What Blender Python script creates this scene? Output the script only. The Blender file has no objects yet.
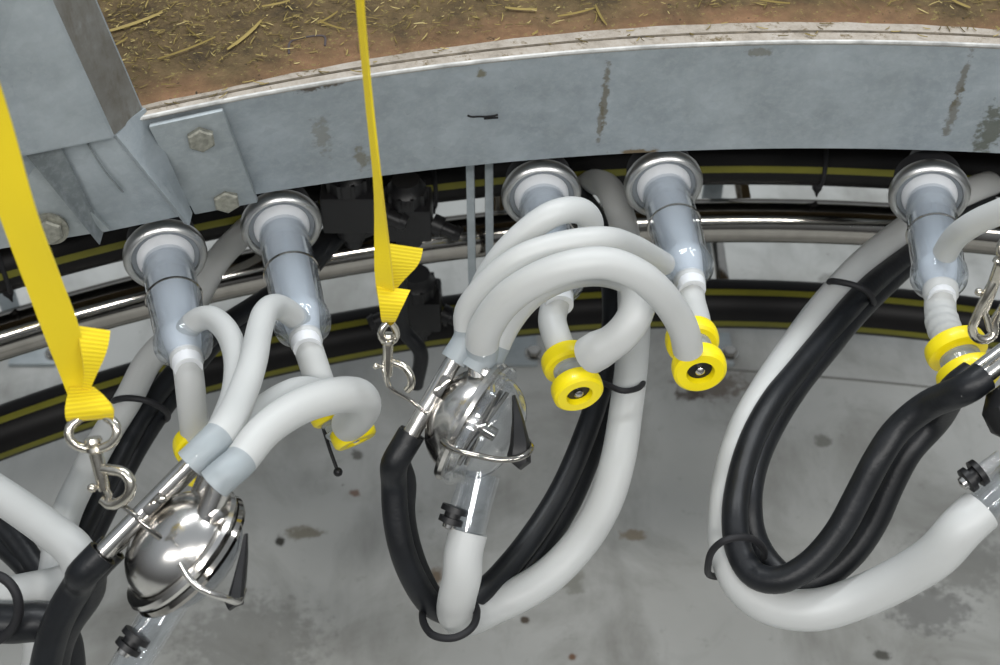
import bpy, bmesh, math, random
import numpy as np
from mathutils import Vector, Matrix
random.seed(7)
S = bpy.context.scene
COL = S.collection
# ------------------------------------------------------------------ camera
F = 1500.0; TH = math.radians(46); H = 1.38
CAM = Vector((0, 0, H))
VR = Vector((1, 0, 0)); VU = Vector((0, math.sin(TH), math.cos(TH))); VF = Vector((0, math.cos(TH), -math.sin(TH)))
cd = bpy.data.cameras.new('camera'); cam = bpy.data.objects.new('camera', cd); COL.objects.link(cam)
cam.matrix_world = Matrix(((VR.x, VU.x, -VF.x, 0), (VR.y, VU.y, -VF.y, 0), (VR.z, VU.z, -VF.z, H), (0, 0, 0, 1)))
cd.sensor_width = 36; cd.lens = 36 * F / 1000; cd.clip_start = .01
cd.dof.use_dof = True; cd.dof.focus_distance = 1.08; cd.dof.aperture_fstop = 10
S.camera = cam

def ray(px, py): return VF + VR * ((px - 500) / F) - VU * ((py - 332.5) / F)
def at(px, py, t): return CAM + ray(px, py) * t                  # t = distance along the view axis
def aty(px, py, Y): r = ray(px, py); return CAM + r * (Y / r.y)
def atz(px, py, dep): r = ray(px, py); return CAM + r * (dep / -r.z)   # dep = metres below the camera
def P3(seq): return [at(*s[:3]) for s in seq]

# ------------------------------------------------------------------ materials
def nt(name):
    m = bpy.data.materials.new(name); m.use_nodes = True
    n = m.node_tree; n.nodes.clear(); return m, n
def N(n, t, **k):
    x = n.nodes.new(t)
    for a, v in k.items():
        if a in ('operation', 'blend_type', 'data_type', 'noise_dimensions', 'feature', 'distribution', 'interpolation'): setattr(x, a, v)
        else: x.inputs[a.replace('_', ' ')].default_value = v
    return x
def rgb(r, g, b):
    f = lambda c: ((c / 255 + .055) / 1.055) ** 2.4 if c > 10 else c / 255 / 12.92
    return (f(r), f(g), f(b), 1)
def ramp(n, src, stops):
    r = n.nodes.new('ShaderNodeValToRGB'); e = r.color_ramp.elements
    while len(e) < len(stops): e.new(.5)
    for i, (p, c) in enumerate(stops): e[i].position = p; e[i].color = c if len(c) == 4 else (*c, 1)
    n.links.new(src, r.inputs[0]); return r.outputs[0]
def mix(n, fac, a, b, mode='MIX'):
    m = n.nodes.new('ShaderNodeMix'); m.data_type = 'RGBA'; m.blend_type = mode
    for s, v in ((m.inputs[0], fac), (m.inputs[6], a), (m.inputs[7], b)):
        if isinstance(v, (tuple, float, int)): s.default_value = v
        else: n.links.new(v, s)
    return m.outputs[2]
def noise(n, scale, detail=4, rough=.55, vec=None, dist=0):
    x = n.nodes.new('ShaderNodeTexNoise'); x.inputs['Scale'].default_value = scale
    x.inputs['Detail'].default_value = detail; x.inputs['Roughness'].default_value = rough; x.inputs['Distortion'].default_value = dist
    if vec is not None: n.links.new(vec, x.inputs['Vector'])
    return x.outputs['Fac']
def coord(n, scale=None):
    g = n.nodes.new('ShaderNodeTexCoord').outputs['Object']
    if scale:
        m = n.nodes.new('ShaderNodeMapping'); m.inputs['Scale'].default_value = scale
        n.links.new(g, m.inputs[0]); g = m.outputs[0]
    return g
def finish(n, bs, bump=None, bs_strength=.2, bdist=.002):
    if bump is not None:
        b = n.nodes.new('ShaderNodeBump'); b.inputs['Strength'].default_value = bs_strength; b.inputs['Distance'].default_value = bdist
        n.links.new(bump, b.inputs['Height']); n.links.new(b.outputs[0], bs.inputs['Normal'])
    o = n.nodes.new('ShaderNodeOutputMaterial'); n.links.new(bs.outputs[0], o.inputs[0]); return o
def spot(n, g, p, rad, wob=.5, nscale=60):
    """soft blob mask around object-space point p with radii rad, edge broken up by noise"""
    s = N(n, 'ShaderNodeVectorMath', operation='SUBTRACT'); n.links.new(g, s.inputs[0]); s.inputs[1].default_value = p
    d = N(n, 'ShaderNodeVectorMath', operation='DIVIDE'); n.links.new(s.outputs[0], d.inputs[0]); d.inputs[1].default_value = rad
    l = N(n, 'ShaderNodeVectorMath', operation='LENGTH'); n.links.new(d.outputs[0], l.inputs[0])
    nz = noise(n, nscale, 3, .6, g)
    a = N(n, 'ShaderNodeMath', operation='MULTIPLY_ADD'); n.links.new(nz, a.inputs[0]); a.inputs[1].default_value = wob * 2
    a.inputs[2].default_value = -wob
    q = N(n, 'ShaderNodeMath', operation='ADD'); n.links.new(l.outputs['Value'], q.inputs[0]); n.links.new(a.outputs[0], q.inputs[1])
    m = n.nodes.new('ShaderNodeMapRange'); m.interpolation_type = 'SMOOTHSTEP'
    m.inputs[1].default_value = 1.15; m.inputs[2].default_value = .5; n.links.new(q.outputs[0], m.inputs[0])
    return m.outputs[0]
def scale_fac(n, f, k):
    x = N(n, 'ShaderNodeMath', operation='MULTIPLY'); n.links.new(f, x.inputs[0]); x.inputs[1].default_value = k; return x.outputs[0]
def simple(name, col, rough=.5, metal=0, spec=.5, var=0, vscale=40, coat=0, bump=0, bscale=200):
    m, n = nt(name); b = N(n, 'ShaderNodeBsdfPrincipled', Roughness=rough, Metallic=metal)
    b.inputs['Specular IOR Level'].default_value = spec; b.inputs['Coat Weight'].default_value = coat
    g = coord(n)
    if var:
        f = noise(n, vscale, 4, .6, g)
        lo = tuple(c * (1 - var) for c in col[:3]) + (1,); hi = tuple(min(1, c * (1 + var)) for c in col[:3]) + (1,)
        n.links.new(ramp(n, f, [(.3, lo), (.7, hi)]), b.inputs['Base Color'])
    else: b.inputs['Base Color'].default_value = col
    finish(n, b, noise(n, bscale, 3, .6, g) if bump else None, bump); return m

def galvanised(name, spots=(), base=(142, 151, 156), hi=(172, 181, 187)):
    m, n = nt(name); b = N(n, 'ShaderNodeBsdfPrincipled', Metallic=.35)
    g = coord(n)
    f = noise(n, 22, 6, .65, g); c = ramp(n, f, [(.3, rgb(*base)), (.72, rgb(*hi))])
    f2 = noise(n, 160, 4, .7, g); c = mix(n, scale_fac(n, ramp(n, f2, [(.45, (0, 0, 0)), (.75, (1, 1, 1))]), .35), c, rgb(186, 192, 196))
    vo = n.nodes.new('ShaderNodeTexVoronoi'); vo.inputs['Scale'].default_value = 110; n.links.new(g, vo.inputs['Vector']); vs = n.nodes.new('ShaderNodeSeparateColor'); n.links.new(vo.outputs['Color'], vs.inputs[0]); c = mix(n, scale_fac(n, vs.outputs[0], .16), c, rgb(120, 128, 134))
    st = noise(n, 9, 5, .6, coord(n, (1, 1, .18))); c = mix(n, scale_fac(n, ramp(n, st, [(.52, (0, 0, 0)), (.7, (1, 1, 1))]), .25), c, rgb(190, 197, 200))
    fd = noise(n, 75, 5, .75, g); c = mix(n, scale_fac(n, ramp(n, fd, [(.68, (0, 0, 0)), (.76, (1, 1, 1))]), .55), c, rgb(84, 78, 58))
    for p, r, col, k in spots: c = mix(n, scale_fac(n, spot(n, g, p, r, 1.3, 170), k), c, rgb(*col))
    n.links.new(c, b.inputs['Base Color'])
    n.links.new(ramp(n, f, [(.3, (.5, .5, .5)), (.7, (.62, .62, .62))]), b.inputs['Roughness'])
    finish(n, b, f2, .12, .001); return m

def clear(name, tint=(.95, .96, .97), ior=1.45, haze=.02):
    m, n = nt(name)
    tr = N(n, 'ShaderNodeBsdfTransparent', Color=(*tint, 1)); gl = N(n, 'ShaderNodeBsdfGlossy', Color=(1, 1, 1, 1), Roughness=.06)
    df = N(n, 'ShaderNodeBsdfDiffuse', Color=(.7, .76, .82, 1))
    lw = N(n, 'ShaderNodeLayerWeight', Blend=.5); pw = N(n, 'ShaderNodeMath', operation='POWER'); n.links.new(lw.outputs['Facing'], pw.inputs[0]); pw.inputs[1].default_value = 3.2
    fr = N(n, 'ShaderNodeMath', operation='MULTIPLY_ADD'); n.links.new(pw.outputs[0], fr.inputs[0]); fr.inputs[1].default_value = .8; fr.inputs[2].default_value = .05
    mm = N(n, 'ShaderNodeMixShader'); m2 = N(n, 'ShaderNodeMixShader', Fac=haze)
    n.links.new(tr.outputs[0], m2.inputs[1]); n.links.new(df.outputs[0], m2.inputs[2])
    n.links.new(fr.outputs[0], mm.inputs[0]); n.links.new(m2.outputs[0], mm.inputs[1]); n.links.new(gl.outputs[0], mm.inputs[2])
    finish(n, mm); return m

def silicone(name, col=(.69, .70, .69, 1), trans=.1, bluish=False):
    m, n = nt(name)
    b = N(n, 'ShaderNodeBsdfPrincipled', Roughness=.42); b.inputs['Base Color'].default_value = col
    b.inputs['Subsurface Weight'].default_value = .35; b.inputs['Subsurface Radius'].default_value = (.01, .01, .01); b.inputs['Subsurface Scale'].default_value = .6
    tl = N(n, 'ShaderNodeBsdfTranslucent', Color=col); tp = N(n, 'ShaderNodeBsdfTransparent', Color=(.9, .93, .95, 1))
    a = N(n, 'ShaderNodeMixShader', Fac=.22); c = N(n, 'ShaderNodeMixShader', Fac=trans)
    n.links.new(b.outputs[0], a.inputs[1]); n.links.new(tl.outputs[0], a.inputs[2])
    n.links.new(a.outputs[0], c.inputs[1]); n.links.new(tp.outputs[0], c.inputs[2])
    finish(n, c); return m

M = {}
M['silicone'] = silicone('milky_silicone')
M['silicone_sleeve'] = silicone('thin_silicone', (.50, .55, .58, 1), .32)
M['liner'] = silicone('liner_silicone', (.90, .92, .96, 1), 0)
M['clear'] = clear('clear_plastic')
M['clear_shell'] = clear('clear_shell_plastic', (.91, .93, .95), 1.45, .06)
M['clear_grey'] = clear('cloudy_plastic', (.7, .7, .66), 1.45, .4)
M['chrome'] = simple('polished_steel', (.66, .64, .61, 1), .2, 1)
M['steel_dull'] = simple('satin_steel', (.38, .36, .33, 1), .1, 1, var=.1, vscale=60)
M['nickel'] = simple('nickel_plate', (.66, .62, .54, 1), .2, 1, var=.15, vscale=150)
M['rubber'] = simple('black_rubber', (.008, .009, .011, 1), .42, spec=.38, var=.4, vscale=30, bump=.15)
M['rubber_matte'] = simple('dull_black_rubber', (.016, .016, .018, 1), .6, spec=.3)
M['pvc_black'] = simple('black_pipe_plastic', (.006, .0055, .0055, 1), .45, spec=.18, var=.3, vscale=15)
M['pvc_yellow'] = simple('yellow_pipe_stripe', rgb(104, 102, 16), .55, var=.15, vscale=25)
M['yellow'] = simple('yellow_plastic', rgb(250, 228, 8), .42, coat=.2)
M['webbing_stripe'] = None
M['black_plastic'] = simple('black_plastic', (.012, .012, .013, 1), .42, spec=.35)
M['shell_rim'] = simple('rim_steel', (.58, .58, .57, 1), .33, 1)

def webbing(name, sc, k):
    m, n = nt(name); b = N(n, 'ShaderNodeBsdfPrincipled', Roughness=.72)
    b.inputs['Base Color'].default_value = rgb(240, 214, 6); b.inputs['Sheen Weight'].default_value = .1
    uv = n.nodes.new('ShaderNodeTexCoord').outputs['UV']
    w = n.nodes.new('ShaderNodeTexWave'); w.bands_direction = 'Y'; w.inputs['Scale'].default_value = sc; n.links.new(uv, w.inputs[0])
    c = mix(n, w.outputs['Fac'], rgb(218, 190, 6), rgb(236, 212, 14)); n.links.new(c, b.inputs['Base Color'])
    finish(n, b, w.outputs['Fac'], k, .0008); return m
M['webbing'] = webbing('yellow_webbing', 30, .15); M['webbing_rib'] = webbing('ribbed_yellow_webbing', 12, .35)

# ------------------------------------------------------------------ mesh helpers
GROUPS = {'teat cup': 'teat cups racked under the platform rim', 'jetter cup': 'jetter cups behind the teat cups', 'milking claw': 'milking claws hanging on the straps', 'valve': 'yellow ringed shut-off valves',
    'hose': 'hoses of the milking clusters', 'tube': 'milky tubes of the milking clusters', 'ring': 'rubber rings tying the hoses', 'strap': 'yellow lifting straps', 'hook': 'snap hooks under the straps',
    'pipe': 'pipes curving under the platform', 'stand': 'stands carrying the pipes', 'cable tie': 'ties on the upper pipe', 'pulsator': 'black pulsators by the narrow strap'}
def tag(o, label=None, cat=None, group=None, kind=None):
    if group is None and cat in GROUPS: group = GROUPS[cat]
    for k, v in (('label', label), ('category', cat), ('group', group), ('kind', kind)):
        if v: o[k] = v
    return o
def mesh_obj(name, bm, mats, parent=None, smooth=True, origin=None):
    bmesh.ops.recalc_face_normals(bm, faces=bm.faces[:])
    if origin is None:
        if parent is not None: origin = parent.matrix_world.translation.copy()
        else:
            vs = [v.co for v in bm.verts]; origin = sum(vs, Vector()) / max(1, len(vs))
    bmesh.ops.translate(bm, verts=bm.verts, vec=-origin)
    me = bpy.data.meshes.new(name); bm.to_mesh(me); bm.free()
    if smooth:
        for p in me.polygons: p.use_smooth = True
        try: me.set_sharp_from_angle(angle=math.radians(38))
        except Exception: pass
    for m in (mats if isinstance(mats, (list, tuple)) else [mats]): me.materials.append(m)
    o = bpy.data.objects.new(name, me); COL.objects.link(o)
    if parent is not None:
        o.parent = parent; o.location = origin - parent.matrix_world.translation
        o.matrix_world = Matrix.Translation(origin)
        o.matrix_parent_inverse = Matrix.Translation(-parent.matrix_world.translation); o.location = origin
    else: o.location = origin
    o.matrix_world = Matrix.Translation(origin)
    return o
def empty(name, loc, **k):
    o = bpy.data.objects.new(name, None); COL.objects.link(o); o.empty_display_size = .03
    o.location = loc; o.matrix_world = Matrix.Translation(loc); tag(o, **k); return o

def smooth_path(pts, rad=None, step=.004, closed=False):
    n = len(pts); P = [Vector(p) for p in pts]; R = rad if isinstance(rad, (list, tuple)) else [rad] * n
    out, ro = [], []
    segs = n if closed else n - 1
    for i in range(segs):
        if closed: a, b, c, d = P[(i - 1) % n], P[i], P[(i + 1) % n], P[(i + 2) % n]
        else:
            b, c = P[i], P[i + 1]; a = P[i - 1] if i > 0 else b * 2 - c; d = P[i + 2] if i + 2 < n else c * 2 - b
        # centripetal Catmull-Rom
        ta = 0; tb = ta + max(1e-6, (b - a).length) ** .5; tc = tb + max(1e-6, (c - b).length) ** .5; td = tc + max(1e-6, (d - c).length) ** .5
        k = max(1, int((c - b).length / step)); r0, r1 = R[i], R[(i + 1) % n]
        for j in range(k):
            t = tb + (tc - tb) * j / k
            A1 = a * ((tb - t) / (tb - ta)) + b * ((t - ta) / (tb - ta)); A2 = b * ((tc - t) / (tc - tb)) + c * ((t - tb) / (tc - tb))
            A3 = c * ((td - t) / (td - tc)) + d * ((t - tc) / (td - tc))
            B1 = A1 * ((tc - t) / (tc - ta)) + A2 * ((t - ta) / (tc - ta)); B2 = A2 * ((td - t) / (td - tb)) + A3 * ((t - tb) / (td - tb))
            out.append(B1 * ((tc - t) / (tc - tb)) + B2 * ((t - tb) / (tc - tb)))
            if r0 is not None:
                u = j / k; u = u * u * (3 - 2 * u); ro.append(r0 + (r1 - r0) * u)
    if not closed: out.append(P[-1]); ro.append(R[-1])
    # light smoothing
    for _ in range(2):
        q = out[:]
        rng = range(len(out)) if closed else range(1, len(out) - 1)
        for i in rng: q[i] = (out[i - 1] + out[i] * 2 + out[(i + 1) % len(out)]) / 4
        out = q
    return out, ro
def frames(path, closed=False, up=None):
    n = len(path); fr = []; prev = None
    for i in range(n):
        if closed: t = (path[(i + 1) % n] - path[i - 1]).normalized()
        else: t = (path[min(i + 1, n - 1)] - path[max(i - 1, 0)]).normalized()
        if up is not None: u = (up - t * up.dot(t)).normalized()
        else:
            if prev is None:
                a = Vector((0, 0, 1)) if abs(t.z) < .9 else Vector((1, 0, 0)); u = (a - t * a.dot(t)).normalized()
            else: u = (prev - t * prev.dot(t)).normalized()
        prev = u; fr.append((t, u, t.cross(u)))
    return fr
def sweep(bm, path, rad, seg=20, caps=True, closed=False, up=None, stripes=None, wall=0, ramp_end=0):
    n = len(path); R = rad if isinstance(rad, (list, tuple)) else [rad] * n
    fr = frames(path, closed, up); rings = []
    def ring(i, r):
        t, u, v = fr[i]
        return [bm.verts.new(path[i] + (u * math.cos(2 * math.pi * k / seg) + v * math.sin(2 * math.pi * k / seg)) * r) for k in range(seg)]
    for i in range(n): rings.append(ring(i, R[i]))
    def br(a, b):
        for k in range(seg):
            f = bm.faces.new((a[k], a[(k + 1) % seg], b[(k + 1) % seg], b[k]))
            if stripes and k in stripes: f.material_index = 1
    for i in range(n - 1): br(rings[i], rings[i + 1])
    if closed:
        # align last ring to first (nearest vertex)
        a, b = rings[-1], rings[0]; off = min(range(seg), key=lambda s: (a[0].co - b[s].co).length); br(a, b[off:] + b[:off])
    elif wall:      # hollow hose with an inner wall at both ends
        for i, j in ((0, 1), (n - 1, -1)):
            inner = ring(i, R[i] - wall); br(rings[i], inner)
            depth = min(n - 1, 4); k2 = i + j * depth
            deep = ring(k2, R[k2] - wall); br(inner, deep); bm.faces.new(deep)
    elif caps: bm.faces.new(rings[0]); bm.faces.new(rings[-1])
    return rings
def lathe(bm, origin, axis, prof, seg=40, caps=True, mi=0):
    ax = axis.normalized(); a = Vector((0, 0, 1)) if abs(ax.z) < .9 else Vector((1, 0, 0))
    u = (a - ax * a.dot(ax)).normalized(); v = ax.cross(u); rings = []
    for h, r in prof:
        rings.append([bm.verts.new(origin + ax * h + (u * math.cos(2 * math.pi * k / seg) + v * math.sin(2 * math.pi * k / seg)) * max(r, 1e-5)) for k in range(seg)])
    for i in range(len(rings) - 1):
        for k in range(seg):
            f = bm.faces.new((rings[i][k], rings[i][(k + 1) % seg], rings[i + 1][(k + 1) % seg], rings[i + 1][k])); f.material_index = mi
    if caps:
        for r, (h, q) in ((rings[0], prof[0]), (rings[-1], prof[-1])):
            if q > 1e-4: bm.faces.new(r).material_index = mi
    return rings
def prism(bm, poly, vec, mi=0):
    a = [bm.verts.new(p) for p in poly]; b = [bm.verts.new(p + vec) for p in poly]
    fs = [bm.faces.new(a), bm.faces.new(b[::-1])]
    for i in range(len(poly)): fs.append(bm.faces.new((a[i], b[i], b[(i + 1) % len(poly)], a[(i + 1) % len(poly)])))
    for f in fs: f.material_index = mi
def bevel(bm, w, seg=2): bmesh.ops.bevel(bm, geom=bm.edges[:], offset=w, segments=seg, affect='EDGES', profile=.6, clamp_overlap=True)
def box(bm, c, ax, ay, az, sx, sy, sz, bev=0):
    ps = []
    b = bmesh.new()
    for dx, dy in ((-1, -1), (1, -1), (1, 1), (-1, 1)): ps.append(c + ax * (dx * sx / 2) + ay * (dy * sy / 2) - az * (sz / 2))
    prism(b, ps, az * sz)
    if bev: bevel(b, bev)
    me = bpy.data.meshes.new('tmp'); b.to_mesh(me); b.free(); bm.from_mesh(me); bpy.data.meshes.remove(me)
X, Y_, Z = Vector((1, 0, 0)), Vector((0, 1, 0)), Vector((0, 0, 1))

def hose(name, seq, r, mat, label, cat, group=None, parent=None, wall=.0025, seg=24):
    pts = P3(seq); rad = [s[3] if len(s) > 3 else r for s in seq]
    path, ro = smooth_path(pts, rad); bm = bmesh.new(); sweep(bm, path, ro, seg, wall=wall)
    o = mesh_obj(name, bm, mat, parent)
    if parent is None: tag(o, label, cat, group)
    return o

# ------------------------------------------------------------------ circles of the round platform
def fit(pix, dep):
    P = np.array([[*atz(x, y, dep)][:2] for x, y in pix])
    A = np.c_[2 * P[:, 0], 2 * P[:, 1], np.ones(len(P))]; s = np.linalg.lstsq(A, (P ** 2).sum(1), rcond=None)[0]
    return float(s[0]), float(s[1]), float(math.sqrt(s[2] + s[0] ** 2 + s[1] ** 2))
def arc(c, z, a0, a1, n, dr=0):
    return [Vector((c[0] + (c[2] + dr) * math.cos(math.radians(a0 + (a1 - a0) * i / n)), c[1] + (c[2] + dr) * math.sin(math.radians(a0 + (a1 - a0) * i / n)), z)) for i in range(n + 1)]
DT, DB = .64, .75
CT = fit([(220, 103), (400, 71), (520, 58), (610, 50), (700, 45), (790, 43.5), (895, 44), (1000, 46)], DT)
CB = fit([(260, 194), (390, 174), (560, 158), (700, 150), (850, 149), (1000, 153)], DB)
CL = fit([(220, 95), (400, 55), (535, 42), (700, 31), (850, 27), (1000, 33)], DT)

def on_circle(c, x): return c[1] + math.sqrt(c[2] ** 2 - (x - c[0]) ** 2)
def lip(x): return max(on_circle(CL, x), on_circle(CT, x) + .010)
xs = [-.62 + 1.4 * i / 80 for i in range(81)]

plat = empty('milking_platform', Vector((.3, 1.3, H - DT)), label='round galvanized milking platform rim under a straw-strewn deck', cat='platform')
# rim plate (curved) with a return flange on top and bottom
bm = bmesh.new()
rows = []
for x in xs:
    yt = on_circle(CT, x); yb = on_circle(CB, x)
    t = Vector((x, yt, H - DT)); b = Vector((x, yb, H - DB))
    sec = [t, b, b + Vector((0, .05, 0)), b + Vector((0, .05, .005)), b + Vector((0, .006, .005)), t + Vector((0, .006, -.005)), t + Vector((0, .05, -.005)), t + Vector((0, .05, 0))]
    rows.append([bm.verts.new(p) for p in sec])
for i in range(len(rows) - 1):
    for k in range(8): bm.faces.new((rows[i][k], rows[i][(k + 1) % 8], rows[i + 1][(k + 1) % 8], rows[i + 1][k]))
bm.faces.new(rows[0]); bm.faces.new(rows[-1])
def rimpt(px, py):   # a point on the rim face under a pixel
    best = None
    for i in range(200):
        s = i / 199; dep = DT + (DB - DT) * s; p = atz(px, py, dep)
        y = on_circle(CT, p.x) * (1 - s) + on_circle(CB, p.x) * s
        if best is None or abs(p.y - y) < best[0]: best = (abs(p.y - y), p)
    return best[1]
def rs(px, py, rx, rz, col, k): return (tuple(rimpt(px, py) - plat.location), (rx, .05, rz), col, k)
rim_m = galvanised('galvanised_rim', [rs(605, 98, .003, .035, (98, 88, 62), .7), rs(600, 125, .0025, .02, (98, 88, 62), .6), rs(322, 135, .007, .022, (122, 120, 108), .5), rs(362, 158, .006, .014, (112, 104, 78), .6),
    rs(315, 83, .02, .006, (70, 52, 25), .8), rs(640, 152, .014, .005, (110, 85, 30), .8), rs(962, 80, .003, .028, (92, 82, 58), .6), rs(952, 115, .004, .028, (92, 82, 58), .6),
    rs(990, 130, .01, .03, (70, 70, 45), .7), rs(760, 52, .010, .005, (98, 90, 62), .5), rs(480, 74, .004, .006, (110, 100, 60), .7)])
mesh_obj('rim_plate', bm, rim_m, plat)
# pale edge strip
bm = bmesh.new(); rows = []
for i, x in enumerate(xs):
    yt = on_circle(CT, x); yl = lip(x); w = random.uniform(-.0008, .0008)
    rows.append([bm.verts.new(p) for p in (Vector((x, yt - .001, H - DT - .001)), Vector((x, yt - .001, H - DT + .003)), Vector((x, yl * .5 + yt * .5, H - DT + .0045)), Vector((x, yl + w, H - DT + .004)), Vector((x, yl + .004, H - DT - .001)))])
for i in range(len(rows) - 1):
    for k in range(5): bm.faces.new((rows[i][k], rows[i][(k + 1) % 5], rows[i + 1][(k + 1) % 5], rows[i + 1][k]))
m, n = nt('weathered_edge_strip'); b = N(n, 'ShaderNodeBsdfPrincipled', Roughness=.6); g = coord(n)
c = ramp(n, noise(n, 55, 7, .8, g), [(.3, rgb(120, 112, 100)), (.5, rgb(156, 147, 135)), (.75, rgb(178, 172, 164))])
c = mix(n, ramp(n, noise(n, 60, 5, .8, g), [(.56, (0, 0, 0)), (.66, (1, 1, 1))]), c, rgb(96, 80, 48)); n.links.new(c, b.inputs[0]); finish(n, b, noise(n, 90, 5, .7, g), .5)
mesh_obj('edge_strip', bm, m, plat)
bm = bmesh.new(); pth = [Vector((x, on_circle(CT, x) - .001, H - DT + .0015)) for x in xs]; sweep(bm, pth, .0017, 8)
mesh_obj('edge_bead', bm, simple('bare_aluminium_edge', rgb(186, 186, 183), .5, .2, var=.35, vscale=60), plat)
bm = bmesh.new(); pth = [Vector((x, (on_circle(CT, x) * .6 + lip(x) * .4), H - DT + .0040)) for x in xs]; sweep(bm, pth, .0012, 6)
mesh_obj('sealant_line', bm, simple('dirty_sealant', rgb(96, 88, 76), .9, var=.5, vscale=90), plat)
# deck board
bm = bmesh.new(); rows = []
for x in xs:
    yl = lip(x)
    rows.append([bm.verts.new(Vector(p)) for p in ((x, yl - .002, H - DT + .002), (x, yl + .62, H - DT + .002), (x, yl + .62, H - DT - .03), (x, yl + .03, H - DT - .03))])
for i in range(len(rows) - 1):
    for k in range(4): bm.faces.new((rows[i][k], rows[i][(k + 1) % 4], rows[i + 1][(k + 1) % 4], rows[i + 1][k]))
bm.faces.new(rows[0]); bm.faces.new(rows[-1])
m, n = nt('dirty_deck'); b = N(n, 'ShaderNodeBsdfPrincipled', Roughness=.85); g = coord(n)
edge = N(n, 'ShaderNodeVectorMath', operation='SUBTRACT'); n.links.new(g, edge.inputs[0]); edge.inputs[1].default_value = (CL[0] - plat.location.x, CL[1] - plat.location.y, 0)
mul = N(n, 'ShaderNodeVectorMath', operation='MULTIPLY'); n.links.new(edge.outputs[0], mul.inputs[0]); mul.inputs[1].default_value = (1, 1, 0)
le = N(n, 'ShaderNodeVectorMath', operation='LENGTH'); n.links.new(mul.outputs[0], le.inputs[0])
nz = noise(n, 11, 5, .65, g)
ad = N(n, 'ShaderNodeMath', operation='MULTIPLY_ADD'); n.links.new(nz, ad.inputs[0]); ad.inputs[1].default_value = .13; n.links.new(le.outputs['Value'], ad.inputs[2])
mr = n.nodes.new('ShaderNodeMapRange'); n.links.new(ad.outputs[0], mr.inputs[0]); mr.inputs[1].default_value = CL[2] + .055; mr.inputs[2].default_value = CL[2] + .10
brick = ramp(n, noise(n, 45, 6, .7, g), [(.3, rgb(128, 92, 64)), (.7, rgb(172, 132, 98))])
muck = ramp(n, noise(n, 38, 8, .75, g), [(.3, rgb(58, 46, 28)), (.5, rgb(102, 84, 54)), (.7, rgb(132, 110, 76))])
c = mix(n, mr.outputs[0], brick, muck)
c = mix(n, ramp(n, noise(n, 200, 4, .8, g), [(.58, (0, 0, 0)), (.66, (1, 1, 1))]), c, rgb(150, 136, 82))
c = mix(n, ramp(n, noise(n, 90, 4, .8, g), [(.62, (0, 0, 0)), (.7, (1, 1, 1))]), c, rgb(56, 46, 28))
n.links.new(c, b.inputs[0]); finish(n, b, noise(n, 70, 8, .8, g), 1, .006)
mesh_obj('deck_board', bm, m, plat, smooth=False)
# inked scribble on the rim and on the deck edge
bm = bmesh.new()
for seq in ([(468, 115), (472, 117), (475, 115), (478, 117), (481, 115), (485, 117), (489, 115), (494, 116), (498, 114)], [(484, 118), (498, 117)]):
    p, r = smooth_path([rimpt(x, y) + Vector((0, -.0008, 0)) for x, y in seq], .0008, .002); sweep(bm, p, .0008, 6)
mesh_obj('pen_mark', bm, M['black_plastic'], plat)
bm = bmesh.new()
ink = simple('faded_blue_ink', rgb(74, 66, 66), .8)
for seq in ([(289, 54), (289, 44), (291, 41), (324, 36), (325, 46)],):
    p, r = smooth_path([atz(x, y, DT - .0022) for x, y in seq], .001, .002); sweep(bm, p, .0009, 6)
mesh_obj('ink_mark', bm, ink, plat)

# splice plate with two bolt heads on the rim
def plate(bm, px, th, off=.003, bev=.0015):
    ps = [rimpt(x, y) + Vector((0, -off, 0)) for x, y in px]; b = bmesh.new(); prism(b, ps, Vector((0, -th, 0)))
    if bev: bevel(b, bev)
    me = bpy.data.meshes.new('tmp'); b.to_mesh(me); b.free(); bm.from_mesh(me); bpy.data.meshes.remove(me)
def hexbolt(p, axis, r, h, mat, parent, name='bolt', washer=True):
    bm = bmesh.new()
    if washer: lathe(bm, p, axis, [(0, r * 1.28), (.002, r * 1.28)], 28)
    lathe(bm, p, axis, [(.001, r), (h * .8, r), (h, r * .86)], 6)
    return mesh_obj(name, bm, mat, parent)
gal = galvanised('galvanised_steel'); gal_light = galvanised('galvanised_pale', base=(150, 158, 160), hi=(172, 179, 181)); gal_dark = galvanised('galvanised_dark', base=(100, 107, 109), hi=(124, 132, 134))
m, n = nt('shade_and_manure_galvanised'); b = N(n, 'ShaderNodeBsdfPrincipled', Roughness=.7, Metallic=.15); g = coord(n)
c = ramp(n, noise(n, 18, 6, .7, g), [(.3, rgb(96, 92, 84)), (.55, rgb(122, 122, 118)), (.75, rgb(148, 152, 152))])  # darker base paints shade on the post's side face; brown smears are dirt
c = mix(n, scale_fac(n, ramp(n, noise(n, 60, 5, .7, coord(n, (1, 1, .3))), [(.5, (0, 0, 0)), (.7, (1, 1, 1))]), .6), c, rgb(84, 74, 58)); n.links.new(c, b.inputs[0]); finish(n, b, noise(n, 80, 4, .7, g), .2); gal_shade_dirt = m
bolt_m = simple('galvanised_bolt', rgb(140, 140, 130), .5, .4, var=.3, vscale=250)
sp = empty('splice_plate', rimpt(205, 165), label='flat galvanized splice plate with two hex bolts joining the rim sections', cat='plate')
bm = bmesh.new(); plate(bm, [(150, 120), (224, 104), (259, 196), (196, 208)], .005)
mesh_obj('plate', bm, galvanised('galvanised_splice', [], (144, 152, 155), (164, 172, 175)), sp)
for x, y in ((203, 128), (228, 190)): hexbolt(rimpt(x, y) + Vector((0, -.0105, 0)), Vector((.2, -1, 0)), .0102, .0055, bolt_m, sp, washer=False)

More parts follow.
